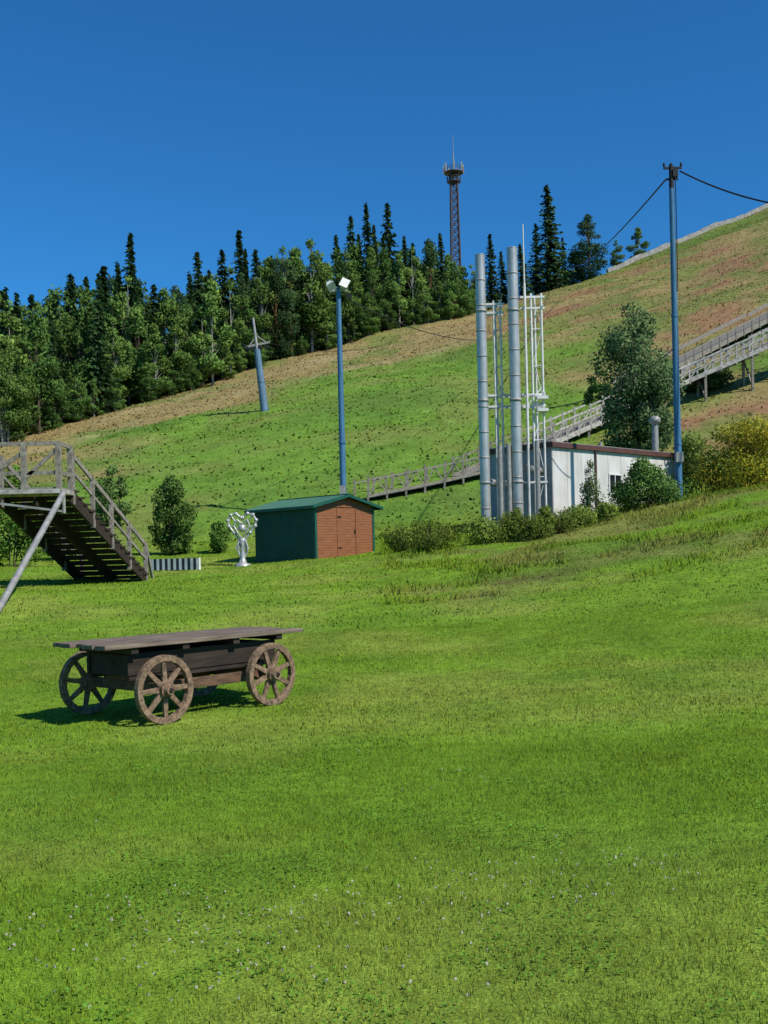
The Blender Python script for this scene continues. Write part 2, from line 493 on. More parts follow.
def broad(name, Ht=12., W=3., seed=0, n=3500, leaf=.22, c1=(.05, .11, .02), c2=(.09, .17, .03), crown0=.18, lobes=22, bark=None,
          trunk=.16, shape='round', multi=1, elong=1.0, lr=1.0):
    r = np.random.default_rng(seed)
    mb = MB(); bark = bark or M_bark
    cen = []; rad = []
    for k in range(lobes):
        t = r.uniform(0, 1)
        zc = Ht * (crown0 + (1 - crown0 - .06) * t)
        if shape == 'round': env = math.sin(math.pi * min(.97, .12 + .86 * t)) ** .6
        elif shape == 'cone': env = (1 - t) ** .7 * .95 + .12
        elif shape == 'egg': env = (.72 + .28 * math.sin(math.pi * min(1, t * 1.6))) * (1 - max(0, t - .35) / .65 * .78)
        else: env = 1 - .35 * t * t
        rr = W * env * math.sqrt(r.uniform(.05, 1)) * .85
        th = r.uniform(0, 6.28)
        cen.append((math.cos(th) * rr, math.sin(th) * rr, zc)); rad.append(W * r.uniform(.22, .42) * (.5 + .5 * env) * lr)
    cen.append((0, 0, Ht * .94)); rad.append(W * .2 * lr)
    for m_ in range(multi):
        ox = 0 if multi == 1 else r.uniform(-.3, .3) * W; oy = 0 if multi == 1 else r.uniform(-.3, .3) * W
        mb.tube((ox * .3, oy * .3, -.4), (ox, oy, Ht * .55), trunk, trunk * .55, 1, 7, False)
        mb.tube((ox, oy, Ht * .55), (ox * 1.2, oy * 1.2, Ht * .93), trunk * .55, trunk * .12, 1, 6, False)
    for c in cen[:-1]:
        z0 = max(.05 * Ht, c[2] * .65)
        mb.tube((0, 0, z0), c, trunk * .3, trunk * .07, 1, 5, False)
    rad = np.array(rad); cen = np.array(cen)
    pr = rad ** 2 / np.sum(rad ** 2)
    idx = r.choice(len(cen), n, p=pr)
    d = unit(r.normal(0, 1, (n, 3)))
    rr = rad[idx] * r.uniform(.2, 1.25, n) ** .6
    pos = cen[idx] + d * rr[:, None] * np.array([1, 1, .9 * elong])
    pos[:, 2] = np.maximum(pos[:, 2], .03 * Ht)
    a = unit(r.normal(0, 1, (n, 3))) * (leaf * r.uniform(.5, 1.2, n))[:, None]
    bb = unit(np.cross(a, r.normal(0, 1, (n, 3)))) * (leaf * r.uniform(.3, .7, n))[:, None]
    nr = unit(d * .7 + unit((pos - [0, 0, Ht * .5]) * [1, 1, .5]) * .6 + [0, 0, .25])
    lc = r.uniform(0, 1, len(cen))[idx]
    t = np.clip(lc * .6 + r.uniform(0, .6, n), 0, 1)[:, None]
    C_ = np.array(c1) * (1 - t) + np.array(c2) * t
    C_ = C_ * r.uniform(.65, 1.35, (n, 1))
    return combine(name, quads(pos, a, bb), np.repeat(C_, 4, 0), np.repeat(nr, 4, 0), mb, bark)


SP = [spruce('spruce_mesh_%d' % k, 18, [3.3, 2.8, 3.7, 3.0, 3.5][k], 100 + k) for k in range(5)]
DG = ((.06, .13, .03), (.11, .19, .045))
BR = [broad('birch_mesh_0', 12, 3.0, 201, 3600, .22, (.10, .185, .04), (.17, .265, .06), bark=M_birchbark, shape='egg', crown0=.1),
      broad('birch_mesh_1', 12, 2.5, 202, 3200, .22, (.10, .19, .04), (.18, .275, .06), bark=M_birchbark, crown0=.1),
      broad('aspen_mesh', 12, 3.3, 203, 4000, .22, *DG, shape='egg', crown0=.08, lobes=28),
      broad('alder_mesh', 12, 2.8, 204, 3600, .22, *DG, shape='round', crown0=.08, lobes=28)]
PN = [broad('pine_mesh_0', 16, 3.4, 301, 3600, .24, (.045, .095, .035), (.08, .135, .045), crown0=.4, bark=M_pinebark, lobes=18),
      broad('pine_mesh_1', 16, 4.4, 302, 5600, .26, (.035, .08, .03), (.065, .115, .04), crown0=.05, bark=M_pinebark, lobes=44, shape='egg')]
HT = {}
for m_ in SP: HT[m_.name] = 18.
for m_ in BR: HT[m_.name] = 12.
for m_ in PN: HT[m_.name] = 16.


def plant(name, me, x, y, height, parent=None, wid=1.0):
    o = link(name, me, (x, y, h(x, y) - .15), parent)
    s = height / HT[me.name]
    o.scale = (s * wid, s * wid, s); o.rotation_euler = (random.uniform(-.02, .02), random.uniform(-.02, .02), random.uniform(0, 6.28))
    return o


forest = empty('distant_forest')
TU = [-250, -60, 0, 20, 45, 70, 100, 128, 145, 170, 185, 205, 222, 238, 258, 280, 300, 320, 348, 367, 388, 405, 430, 455, 475, 500]
TV = [285, 288, 292, 298, 290, 272, 274, 268, 284, 282, 276, 270, 268, 262, 264, 246, 236, 232, 242, 238, 238, 246, 238, 252, 270, 282]


def top_h(u, v, x, y):
    return at(u, v, y).z - h(x, y)


cnt = 0
for row in range(4):
    u = -230
    while u < 492:
        u += random.uniform(9, 17) * (1.0 + .15 * row)
        vt = float(np.interp(u, TU, TV)) + random.uniform(-4, 26 + 18 * (row < 1))
        d = float(np.interp(u, US, RR)) + row * 9 - 3 + random.uniform(-3, 6)
        if u > 470 and row > 2: continue
        a_, _ = ray(u, 340); x = a_ * d
        hh_ = top_h(u, vt, x, d)
        if hh_ < 3: continue
        q = random.random()
        dec = .72 if u < 60 else (.62 if u < 230 else (.78 if 265 < u < 345 or u > 405 else .4))
        if row == 0: dec += .12
        if q < dec:
            me = random.choice(BR); wid = random.uniform(.85, 1.2)
            if hh_ > 13: wid *= .85
        elif q < dec + .08: me = random.choice(PN); wid = .8
        else: me = random.choice(SP); wid = random.uniform(.8, 1.15)
        cnt += 1
        plant('tree_%d' % cnt, me, x, d, hh_, forest, wid)
for k in range(100):
    u = random.uniform(-200, 480)
    d = float(np.interp(u, US, RR)) - random.uniform(2, 7); a_, _ = ray(u, 360)
    cnt += 1; plant('undergrowth_%d' % cnt, random.choice(BR), a_ * d, d, random.uniform(2, 5.5), forest, 1.4)
for u, v, w in [(128, 235, 1), (70, 270, 1.1), (100, 264, 1.1), (200, 250, 1), (222, 248, 1), (238, 228, .9), (256, 247, 1), (187, 272, 1),
                (349, 213, .85), (367, 203, .85), (385, 200, .95), (403, 236, .9), (440, 232, 1), (2, 288, 1), (15, 292, .9), (412, 243, 1), (118, 262, .9), (246, 250, .9), (376, 225, .9), (358, 235, .9)]:
    d = float(np.interp(u, US, RR)) + 9; a_, _ = ray(u, v); x = a_ * d
    cnt += 1; plant('tree_%d' % cnt, random.choice(SP), x, d, top_h(u, v, x, d), forest, w)

# solitary skyline trees
for nm, me, u, v, w, dd in [('spruce_tree', SP[0], 547, 185, 1.35, 9), ('spruce_tree', SP[1], 521, 243, 1.4, 7), ('spruce_tree', SP[3], 488, 233, 1.1, 8),
                            ('spruce_tree', SP[4], 502, 250, 1.2, 12), ('pine_tree', PN[1], 588, 213, 1.25, 6), ('birch_tree', BR[1], 616, 238, 1.3, 5),
                            ('birch_tree', BR[0], 638, 226, 1.5, 5), ('birch_tree', BR[1], 470, 262, 1, 5), ('pine_tree', PN[1], 430, 236, .9, 9),
                            ('spruce_tree', SP[2], 562, 236, 1.0, 14), ('spruce_tree', SP[2], 534, 222, 1.0, 16), ('pine_tree', PN[1], 573, 250, 1.2, 10)]:
    d = float(np.interp(u, US, RR)) + dd; a_, _ = ray(u, v); x = a_ * d
    plant(nm, me, x, d, top_h(u, v, x, d), None, w)


def bush(name, u, vtop, wpx, d=None, vbase=None, n=2500, leaf=.07, c1=(.055, .12, .025), c2=(.11, .20, .04), seed=0, **kw):
    if d is None:
        s_ = site(u, vbase); x, d = s_.x, s_.y
    else:
        x = ray(u, (vtop + 500) / 2)[0] * d
    Ht = top_h(u, vtop, x, d) * 1.02; W = wpx / F * d * .5 * 1.05
    kw.setdefault('trunk', .03); kw.setdefault('crown0', .12); kw.setdefault('multi', 3)
    me = broad(name + '_mesh', Ht, W, seed, n, leaf, c1, c2, **kw)
    return link(name, me, (x, d, h(x, d) - .03))


bush('birch_tree', 5, 338, 52, d=98, n=9000, leaf=.16, c1=(.11, .2, .04), c2=(.19, .29, .07), seed=50, lobes=44, trunk=.12, shape='round', crown0=.08, bark=M_birchbark)
bush('willow_bush', 174, 476, 46, vbase=555, n=9000, leaf=.08, c1=(.08, .15, .035), c2=(.145, .235, .055), seed=51, lobes=44, shape='round', crown0=.05, lr=1.15)
bush('willow_bush', 113, 466, 42, d=58, n=4800, leaf=.1, c1=(.09, .16, .04), c2=(.16, .25, .07), seed=52, shape='round', lobes=30, crown0=.05)
bush('willow_bush', 220, 522, 30, d=47, n=1800, leaf=.07, seed=3, lobes=24)
bush('willow_bush', 8, 465, 80, d=42, n=6000, leaf=.08, c1=(.08, .16, .025), c2=(.14, .24, .04), seed=4, lobes=36)
bush('willow_bush', 60, 500, 70, d=47, n=5000, leaf=.08, c1=(.07, .14, .025), c2=(.12, .21, .035), seed=24, lobes=30)
bush('birch_tree', 636, 303, 82, d=60, n=15000, leaf=.12, c1=(.09, .155, .06), c2=(.17, .245, .10), seed=55, lobes=62, trunk=.08, crown0=.05,
     bark=M_birchbark, multi=2, shape='round', elong=1.25)
bush('birch_tree', 652, 372, 44, d=59, n=5000, leaf=.12, c1=(.09, .155, .06), c2=(.17, .245, .10), seed=56, lobes=30, trunk=.05, crown0=.05,
     bark=M_birchbark, multi=2, shape='round', elong=1.2)
bush('yellow_bush', 746, 424, 92, d=48, n=15000, leaf=.07, c1=(.20, .23, .02), c2=(.40, .33, .04), seed=6, lobes=60, crown0=.04, shape='col')
bush('willow_bush', 700, 440, 56, d=50, n=5500, leaf=.08, c1=(.08, .15, .03), c2=(.17, .23, .045), seed=7, lobes=40, crown0=.04, shape='col')
bush('willow_bush', 708, 370, 50, d=76, n=5600, leaf=.12, c1=(.045, .10, .03), c2=(.085, .15, .04), seed=8, lobes=36, shape='col')
bush('willow_bush', 672, 388, 44, d=78, n=3600, leaf=.12, c1=(.05, .11, .03), c2=(.09, .16, .04), seed=18, lobes=30, shape='col')
bush('willow_bush', 600, 372, 26, d=80, n=2000, leaf=.12, c1=(.05, .11, .03), c2=(.09, .16, .04), seed=19, lobes=20, shape='col')
bush('juniper_bush', 645, 460, 70, d=41.2, n=10000, leaf=.065, c1=(.06, .13, .035), c2=(.13, .21, .05), seed=9, shape='egg', lobes=50, crown0=.03)
bush('birch_sapling', 590, 460, 30, d=40.5, n=2000, leaf=.05, c1=(.09, .15, .06), c2=(.17, .25, .10), seed=10, shape='cone', elong=1.4, lobes=26)
for q, (u, v, w) in enumerate([(480, 519, 40), (501, 516, 50), (530, 517, 50), (556, 513, 44), (578, 507, 34), (403, 528, 38), (430, 520, 44), (604, 503, 24), (516, 508, 22), (545, 506, 20)]):
    bush('weed_clump', u, v, w * 1.2, d=37.2 + (u % 5) * .5, n=3000, leaf=.045, c1=(.12, .195, .03), c2=(.25, .32, .06), seed=60 + q, lobes=44, crown0=.02, shape='round', elong=1.3, lr=.85)

# ------------------------------------------------------------------ wagon table
C0 = Vector((-2.22, 11.65, 0)); wz = h(C0.x, C0.y)
wag = empty('wooden_wagon_table', (C0.x, C0.y, wz), math.atan2(.76, .65))
random.seed(3)
mb = MB()
pw = .19
for k in range(5):
    w = -.395 + k * .1975
    l0 = -1.35 + random.uniform(-.04, .04); l1 = 1.35 + random.uniform(-.04, .04)
    mb.beam((l0, w, .80 + random.uniform(-.004, .004)), (l1, w, .80 + random.uniform(-.006, .006)), pw - random.uniform(0, .012), .045, 0)
mb.obj('table_top', [M_topwood], parent=wag, bevel=.006)
mb = MB()
for l in (-1.0, -.35, .35, 1.0): mb.beam((l, -.46, .745), (l, .46, .745), .09, .06, 0)
for w in (-.34, .34):
    mb.beam((-1.02, w, .60), (1.02, w, .60), .045, .225, 0)
    mb.beam((-1.0, w * .97, .46), (.98, w * .97, .46), .04, .05, 0)
for l in (-.98, .96): mb.beam((l, -.315, .59), (l, .315, .59), .04, .22, 0)
for k in range(4): mb.beam((-.95, -.22 + .145 * k, .505), (.93, -.22 + .145 * k, .505), .135, .03, 0)
mb.obj('body', [M_darkwood], parent=wag, bevel=.005)
mb = MB()
for l in (-.74, .74):
    mb.beam((l, -.54, .35), (l, .60, .35), .1, .1, 0)
    mb.beam((l, -.40, .435), (l, .40, .435), .1, .07, 0)
mb.beam((-.69, -.43, .345), (.69, -.43, .345), .06, .11, 0)
mb.beam((-.69, .43, .345), (.69, .43, .345), .06, .11, 0)
mb.obj('axles_and_rails', [M_brown], parent=wag, bevel=.006)
k = 0
for l in (-.74, .74):
    for w in (-.58, .66):
        k += 1
        mb = MB(); cx, cy = l - (.06 if (w > 0 and l < 0) else 0), w
        cz = .35 + h(C0.x + .65 * l - .76 * w, C0.y + .76 * l + .65 * w) - wz
        n = 48; vs = []
        for i_ in range(n):
            t = 2 * math.pi * i_ / n
            jit = .003 * math.sin(i_ * 3.3 + k)
            for r_, q in ((.285 + jit, -.03), (.35, -.034), (.35, .034), (.285 + jit, .03)):
                vs.append((cx + math.cos(t) * r_, cy + q, cz + math.sin(t) * r_))
        fs = []
        for i_ in range(n):
            j = (i_ + 1) % n
            for q in range(4): fs.append((i_ * 4 + q, i_ * 4 + (q + 1) % 4, j * 4 + (q + 1) % 4, j * 4 + q))
        mb.add(vs, fs, 0)
        ph = random.uniform(0, .7)
        for s_ in range(8):
            t = ph + 2 * math.pi * s_ / 8
            dv = Vector((math.cos(t), 0, math.sin(t)))
            p = Vector((cx, cy, cz))
            mb.beam(p + dv * .05, p + dv * .295, .062, .04, 0, up=(0, 1, 0), w1=.044, h1=.03)
        sg = -1 if w < 0 else 1
        mb.tube((cx, cy - .06, cz), (cx, cy + .06, cz), .078, .078, 0, 20)
        mb.tube((cx, cy + sg * .06, cz), (cx, cy + sg * .11, cz), .062, .05, 0, 20)
        mb.tube((cx, cy + sg * .11, cz), (cx, cy + sg * .125, cz), .025, .022, 1, 12)
        mb.obj('wheel_%d' % k, [M_wheel, M_darkwood], parent=wag, bevel=.004)

# ------------------------------------------------------------------ shed
K = site(315, 559); kz = K.z
sh = empty('garden_shed', (K.x, K.y, kz), math.radians(45))
LX, LY, HW = 3.0, 3.45, 1.95
mb = MB()
nr = 34
for wall in (0, 1):
    x0 = 0 if wall == 0 else LX
    prof = []
    for k in range(nr * 4 + 1):
        y_ = LY * k / (nr * 4); off = (0, .0, .03, .03)[k % 4]
        prof.append((x0 + (-off if wall == 0 else off), y_))
    vs = [(p[0], p[1], -.3) for p in prof] + [(p[0], p[1], HW) for p in prof]
    m_ = len(prof)
    mb.add(vs, [(q, q + 1, m_ + q + 1, m_ + q) for q in range(m_ - 1)], 0)
mb.box((LX / 2, LY, HW / 2 - .07), (LX, .04, HW + .14), 0)
mb.obj('green_walls', [M_greenmetal], parent=sh)
mb = MB()
nb = 20; bh = (HW + .02) / nb
for k in range(nb):
    z = bh * (k + .5)
    mb.box((.58, -.02, z), (1.0, .035, bh - .006), 0)
    mb.box((2.50, -.02, z), (.86, .035, bh - .006), 0)
    mb.box((1.575, -.016, z), (.93, .03, bh - .006), 0)
mb.add([(.08, -.03, HW + .012), (LX - .08, -.03, HW + .012), (LX / 2, -.03, HW + .36)], [(0, 1, 2)], 0)
mb.add([(.08, .0, -.3), (LX - .08, .0, -.3), (LX - .08, .0, HW + .01), (.08, .0, HW + .01)], [(0, 1, 2, 3)], 0)
mb.obj('wooden_front', [M_redwood], parent=sh)
mb = MB()
for x_ in (1.10, 2.05): mb.box((x_, -.045, HW / 2), (.035, .03, HW - .05), 0)
mb.box((1.575, -.045, HW - .02), (.98, .03, .04), 0)
mb.box((1.98, -.06, 1.0), (.03, .04, .14), 1)
for z in (.4, 1.55): mb.box((1.2, -.05, z), (.2, .02, .04), 1)
mb.obj('door_frame', [M_redwood, M_black], parent=sh)
mb = MB()
for x_ in (.035, LX - .035): mb.box((x_, -.03, HW / 2 - .1), (.1, .07, HW + .2), 0)
mb.obj('corner_trim', [M_greenroof], parent=sh)
mb = MB()
ov = .28; zr_ = HW + .42
for sg in (0, 1):
    xe = -ov if sg == 0 else LX + ov
    ze = HW - .02
    for k in range(24):
        y0 = -ov + (LY + 2 * ov) * k / 24; y1 = -ov + (LY + 2 * ov) * (k + 1) / 24
        ym = y0 + (y1 - y0) * .82
        mb.add([(xe, y0, ze), (LX / 2, y0, zr_), (LX / 2, ym, zr_), (xe, ym, ze)], [(0, 1, 2, 3)], 0)
        mb.add([(xe, ym, ze), (LX / 2, ym, zr_), (LX / 2, (ym + y1) / 2, zr_ + .03), (xe, (ym + y1) / 2, ze + .03)], [(0, 1, 2, 3)], 0)
        mb.add([(xe, (ym + y1) / 2, ze + .03), (LX / 2, (ym + y1) / 2, zr_ + .03), (LX / 2, y1, zr_), (xe, y1, ze)], [(0, 1, 2, 3)], 0)
    for y_ in (-ov - .01, LY + ov + .01):
        mb.beam((xe, y_, ze - .04), (LX / 2, y_, zr_ - .04), .03, .1, 0)
    mb.beam((xe, -ov, ze - .05), (xe, LY + ov, ze - .05), .03, .1, 0)
mb.beam((LX / 2, -ov, zr_ + .015), (LX / 2, LY + ov, zr_ + .015), .16, .04, 0)
mb.obj('roof', [M_greenroof], parent=sh)

# ------------------------------------------------------------------ boiler house
A = Vector((7.12, 44, 0)); BL, BW = 10.0, 3.4
gz = 2.5; top = 6.15
bo = empty('boiler_house', (A.x, A.y, gz), math.atan2(.688, .726))
hh_ = top - gz
mb = MB()
mb.box((BL / 2, BW / 2, hh_ / 2), (BL - .08, BW - .08, hh_), 0)
for k in range(10):
    if k in (4,):
        mb.box((BL * (k + .5) / 10, .02, .9), (BL / 10 - .015, .05, 1.8), 0)
        mb.box((BL * (k + .5) / 10, .02, 3.15), (BL / 10 - .015, .05, .98), 0)
        continue
    mb.box((BL * (k + .5) / 10, .02, hh_ / 2), (BL / 10 - .015, .05, hh_), 0)
mb.obj('long_walls', [M_panel], parent=bo)
mb = MB()
for k in range(4): mb.box((.0, BW * (k + .5) / 4, hh_ / 2), (.06, BW / 4 - .015, hh_), 0)
mb.obj('end_wall', [M_greypanel], parent=bo)
mb = MB(); mb.box((BL / 2, BW / 2, hh_ + .09), (BL + .3, BW + .3, .2), 0)
mb.obj('roof_edge', [M_rooftrim], parent=bo)
mb = MB(); mb.box((BL / 2, BW / 2, hh_ + .205), (BL + .24, BW + .24, .03), 0)
mb.obj('roof_sheet', [M_galv], parent=bo)
mb = MB(); mb.box((BL * .45, .02, 2.23), (.86, .02, .8), 0)
mb.obj('window_glass', [M_glass], parent=bo)
mb = MB()
for dx in (-.46, .46): mb.box((BL * .45 + dx, -.01, 2.23), (.06, .07, .92), 0)
for dz in (-.43, .43): mb.box((BL * .45, -.01, 2.23 + dz), (.86, .07, .06), 0)
mb.box((BL * .45, -.005, 2.23), (.04, .05, .8), 0)
mb.obj('window_frame', [M_whitepaint], parent=bo)
mb = MB()
mb.tube((BL - 1.0, .7, hh_), (BL - 1.0, .7, hh_ + 1.7), .16, .16, 0, 16)
mb.lathe((BL - 1.0, .7, hh_ + 1.7), [(.16, -.02), (.27, 0), (.27, .24), (.14, .34), (0, .35)], 0)
mb.tube((BL - 5.8, .5, hh_), (BL - 5.8, .5, hh_ + .5), .07, .07, 0, 10)
mb.tube((BL * .30, -.06, 0), (BL * .30, -.06, hh_), .05, .05, 1, 8)
mb.obj('roof_vents', [M_galv, M_rooftrim], parent=bo)
mb = MB()
mb.tube((.0, .6, 2.7), (-1.6, .2, 2.7), .15, .15, 0, 14); mb.tube((0, 2.0, 2.2), (-2.2, 1.6, 2.2), .15, .15, 0, 14)
mb.obj('flue_ducts', [M_galv], parent=bo)


def stack(name, x, y, topz, r):
    g = h(x, y); e = empty(name, (x, y, g)); Hh = topz - g
    mb = MB()
    nseg = 11; sl = Hh / nseg
    for k in range(nseg): mb.tube((0, 0, sl * k - (.1 if k == 0 else 0)), (0, 0, sl * (k + 1)), r, r, 0, 28, False)
    mb.lathe((0, 0, Hh), [(r, -.02), (r + .02, 0), (r * .8, .03), (r * .8, -.3)], 0, 28)
    mb.obj('flue_sections', [M_steel], parent=e)
    mb = MB()
    for k in range(1, nseg): mb.lathe((0, 0, sl * k), [(r, -.035), (r + .014, -.03), (r + .014, .03), (r, .035)], 0, 28)
    mb.box((0, 0, .05), (r * 3, r * 3, .25), 1)
    mb.obj('clamp_bands', [M_galv, M_concrete], parent=e)


stack('boiler_chimney', 4.14, 42.4, 13.75, .20)
stack('boiler_chimney', 5.44, 42.4, 14.0, .215)
gx = h(5.2, 42.9)
fr = empty('chimney_support_frame', (5.2, 42.9, gx))
mb = MB()
def P3(x, y, z): return (x - 5.2, y - 42.9, z - gx)
tops = 12.0
legs = [(4.68, 42.75), (4.95, 42.75), (4.78, 43.1), (6.2, 42.75), (6.62, 42.75), (6.4, 43.15)]
for (x, y) in legs: mb.tube(P3(x, y, gx - .2), P3(x, y, tops + (.25 if x > 6 else 0)), .045, .045, 0, 8)
for tr in (legs[:3], legs[3:]):
    z = gx + .6; k = 0
    while z < tops - .3:
        for q in range(3):
            a_, b_ = tr[q], tr[(q + 1) % 3]
            mb.tube(P3(*a_, z), P3(*b_, z), .018, .018, 0, 6)
            if k % 2 == q % 2: mb.tube(P3(*a_, z), P3(*b_, min(z + 1.5, tops)), .014, .014, 0, 6)
        z += 1.5; k += 1
for z in (tops - .15, 11.5, 8.15, 7.7, 4.6):
    mb.beam(P3(4.15, 42.72, z), P3(5.1 if z > 11 else 6.7, 42.72, z), .06, .08, 0)
    if z > 7: mb.beam(P3(4.15, 43.12, z), P3(5.1 if z > 11 else 6.7, 43.12, z), .05, .07, 0)
for z in (12.1, 11.65): mb.beam(P3(5.75, 42.72, z), P3(6.75, 42.72, z), .06, .08, 0)
for z in (11.7, 8.2):
    for x_ in (4.35, 5.0, 5.9, 6.65): mb.beam(P3(x_, 42.5, z), P3(x_, 43.2, z), .05, .05, 0)
for z in (8.0, 7.5):
    mb.box(P3(6.55, 42.6, z), (.45, .3, .12), 0)
mb.beam(P3(5.95, 42.76, 7.7), P3(6.6, 42.76, 8.5), .04, .04, 0)
for z in (11.5, 7.9, 4.6):
    for sx, r in ((4.14, .20), (5.44, .215)):
        mb.lathe(P3(sx, 42.4, z), [(r + .002, -.05), (r + .03, -.05), (r + .03, .05), (r + .002, .05)], 1)
        mb.beam(P3(sx, 42.6, z), P3(sx, 42.74, z), .1, .08, 0)
mb.obj('truss', [M_whitepaint, M_galv], parent=fr)
mb = MB(); x = 5.92
mb.tube(P3(x, 42.5, gx - .1), P3(x, 42.5, 12.6), .055, .05, 0, 10); mb.tube(P3(x, 42.5, 12.6), P3(x, 42.5, 15.0), .035, .02, 0, 8)
for xx_ in (4.75, 5.1, 6.25): mb.tube(P3(xx_, 42.35, gx - .1), P3(xx_, 42.35, 5.6 + xx_ * .1), .1, .1, 1, 14)
mb.obj('vent_pipes', [M_whitepaint, M_galv], parent=fr)


# ------------------------------------------------------------------ poles and cables
def cable(name, p0, p1, sag, r=.02, n=24):
    mb = MB(); pts = []
    for k in range(n + 1):
        t = k / n; p = Vector(p0).lerp(Vector(p1), t); p.z -= sag * 4 * t * (1 - t); pts.append(p)
    mb.path(pts, r, 0, 6); return mb.obj(name, [M_black], loc=p0, world=True)


d = 54; a_, _ = ray(343, 480); lx = a_ * d; lz = h(lx, d)
lt = at(337, 292, d).z - lz
e = empty('floodlight_pole', (lx, d, lz))
mb = MB(); mb.tube((0, 0, -.3), (0, 0, lt), .17, .12, 0, 14); mb.tube((0, 0, 0), (0, 0, .7), .22, .21, 0, 14)
mb.tube((0, 0, 4.0), (0, 0, 4.12), .19, .19, 0, 14); mb.tube((0, 0, lt), (0, 0, lt + .25), .1, .1, 0, 10)
mb.obj('mast', [M_bluepaint], parent=e)
mb = MB()
mb.beam((-.45, -.05, lt + .05), (.5, -.05, lt + .05), .08, .08, 1)
for sx, tilt, rx in ((-.40, -.55, .9), (.30, .45, -.5)):
    R_ = Matrix.Rotation(tilt, 3, 'Y') @ Matrix.Rotation(rx, 3, 'X')
    c = Vector((sx, -.12, lt + .32))
    vs = []
    for (sz, yy_) in ((.13, .2), (.17, .0), (.27, -.14), (.27, -.19)):
        for i_, j_ in ((-1, -1), (1, -1), (1, 1), (-1, 1)): vs.append(c + R_ @ Vector((i_ * sz * .8, yy_, j_ * sz)))
    fs = [(0, 3, 2, 1), (12, 13, 14, 15)]
    for k in range(3):
        for q in range(4): fs.append((k * 4 + q, k * 4 + (q + 1) % 4, k * 4 + 4 + (q + 1) % 4, k * 4 + 4 + q))
    mb.add(vs, fs, 0)
    mb.tube((sx, -.05, lt + .05), c, .03, .03, 1, 6)
mb.box((.55, -.1, lt - .25), (.22, .2, .3), 2); mb.beam((0, 0, lt - .2), (.55, -.05, lt - .2), .05, .05, 2)
mb.box((-.02, -.22, 1.6), (.3, .16, .45), 1)
mb.obj('floodlights', [M_whitepaint, M_galv, M_black], parent=e)
FL = Vector((lx, d, lz + lt))

px, py = ray(679, 495)[0] * 42, 42.; pz = h(px, py); pt = at(672, 165, py).z - pz
e = empty('utility_pole', (px, py, pz))
mb = MB(); mb.tube((0, 0, -.4), (0, 0, pt * .55), .15, .12, 0, 14); mb.tube((0, 0, pt * .55), (0, 0, pt * .93), .12, .10, 0, 14)
mb.tube((0, 0, pt * .55 - .05), (0, 0, pt * .55 + .05), .14, .14, 0, 14); mb.tube((0, 0, 2.2), (0, 0, 2.3), .16, .16, 0, 14)
mb.obj('mast', [M_bluepaint], parent=e)
mb = MB(); mb.tube((0, 0, pt * .93), (0, 0, pt), .1, .085, 0, 12)
mb.beam((-.3, 0, pt - .12), (.42, 0, pt - .12), .08, .08, 0); mb.beam((-.22, .05, pt - .55), (.28, .05, pt - .55), .07, .07, 0)
for x_ in (-.28, .0, .4): mb.lathe((x_, 0, pt - .08), [(.02, 0), (.055, .04), (.03, .08), (.06, .12), (.02, .17)], 0, 10)
mb.box((.14, -.02, pt - .35), (.2, .22, .3), 0)
mb.path([Vector((0.13, -.1, pt - .4)), Vector((.14, -.1, pt - 2)), Vector((.12, -.12, pt - 5))], .02, 0)
mb.box((.0, -.2, 1.7), (.28, .16, .4), 1)
mb.obj('crossarm', [M_black, M_galv], parent=e)
PT = Vector((px, py, pz + pt))
cable('power_line', PT + Vector((-.2, .05, -.55)), at(560, 262, 205), 2.0, .035)
cable('power_line', PT + Vector((.35, 0, -.25)), at(930, 196, 36), .9, .035)
cable('power_line', Vector((px - .1, py, pz + pt * .45)), Vector((6.5, 43, 7.6)), .5, .022)
cable('power_line', FL + Vector((.5, 0, -.4)), at(560, 300, 120), 3.2, .028)

s_ = site(265, 411); e = empty('ski_lift_pylon', s_)
tp = at(253, 318, s_.y) - s_
mb = MB(); mb.tube((0, 0, -.3), tp * .66, .36, .28, 0, 12); mb.tube(tp * .66, tp, .15, .11, 1, 10)
mb.tube(tp * .3, tp * .31, .36, .36, 0, 12)
c = tp * .7
mb.beam(c + Vector((-1.0, 0, -.1)), c + Vector((1.2, 0, .3)), .18, .18, 1)
for k in range(4): mb.tube(c + Vector((-.9 + .6 * k, -.12, -.35 + .08 * k)), c + Vector((-.9 + .6 * k, .12, -.35 + .08 * k)), .2, .2, 2, 12)
mb.beam(c + Vector((-.6, 0, .1)), c + Vector((.1, 0, 1.0)), .1, .1, 1); mb.beam(c + Vector((.9, 0, .3)), c + Vector((-.1, 0, 1.0)), .1, .1, 1)
mb.beam(c + Vector((-.5, -.3, -.4)), c + Vector((-1.3, -.3, .2)), .12, .12, 2)
mb.obj('pylon_body', [M_pylon, M_galv, M_black], parent=e)
cable('lift_cable', s_ + c + Vector((-1, 0, 0)), at(40, 425, 100), .5, .022)
cable('lift_cable', s_ + c + Vector((1.2, 0, .2)), at(430, 318, 165), 2.5, .025)

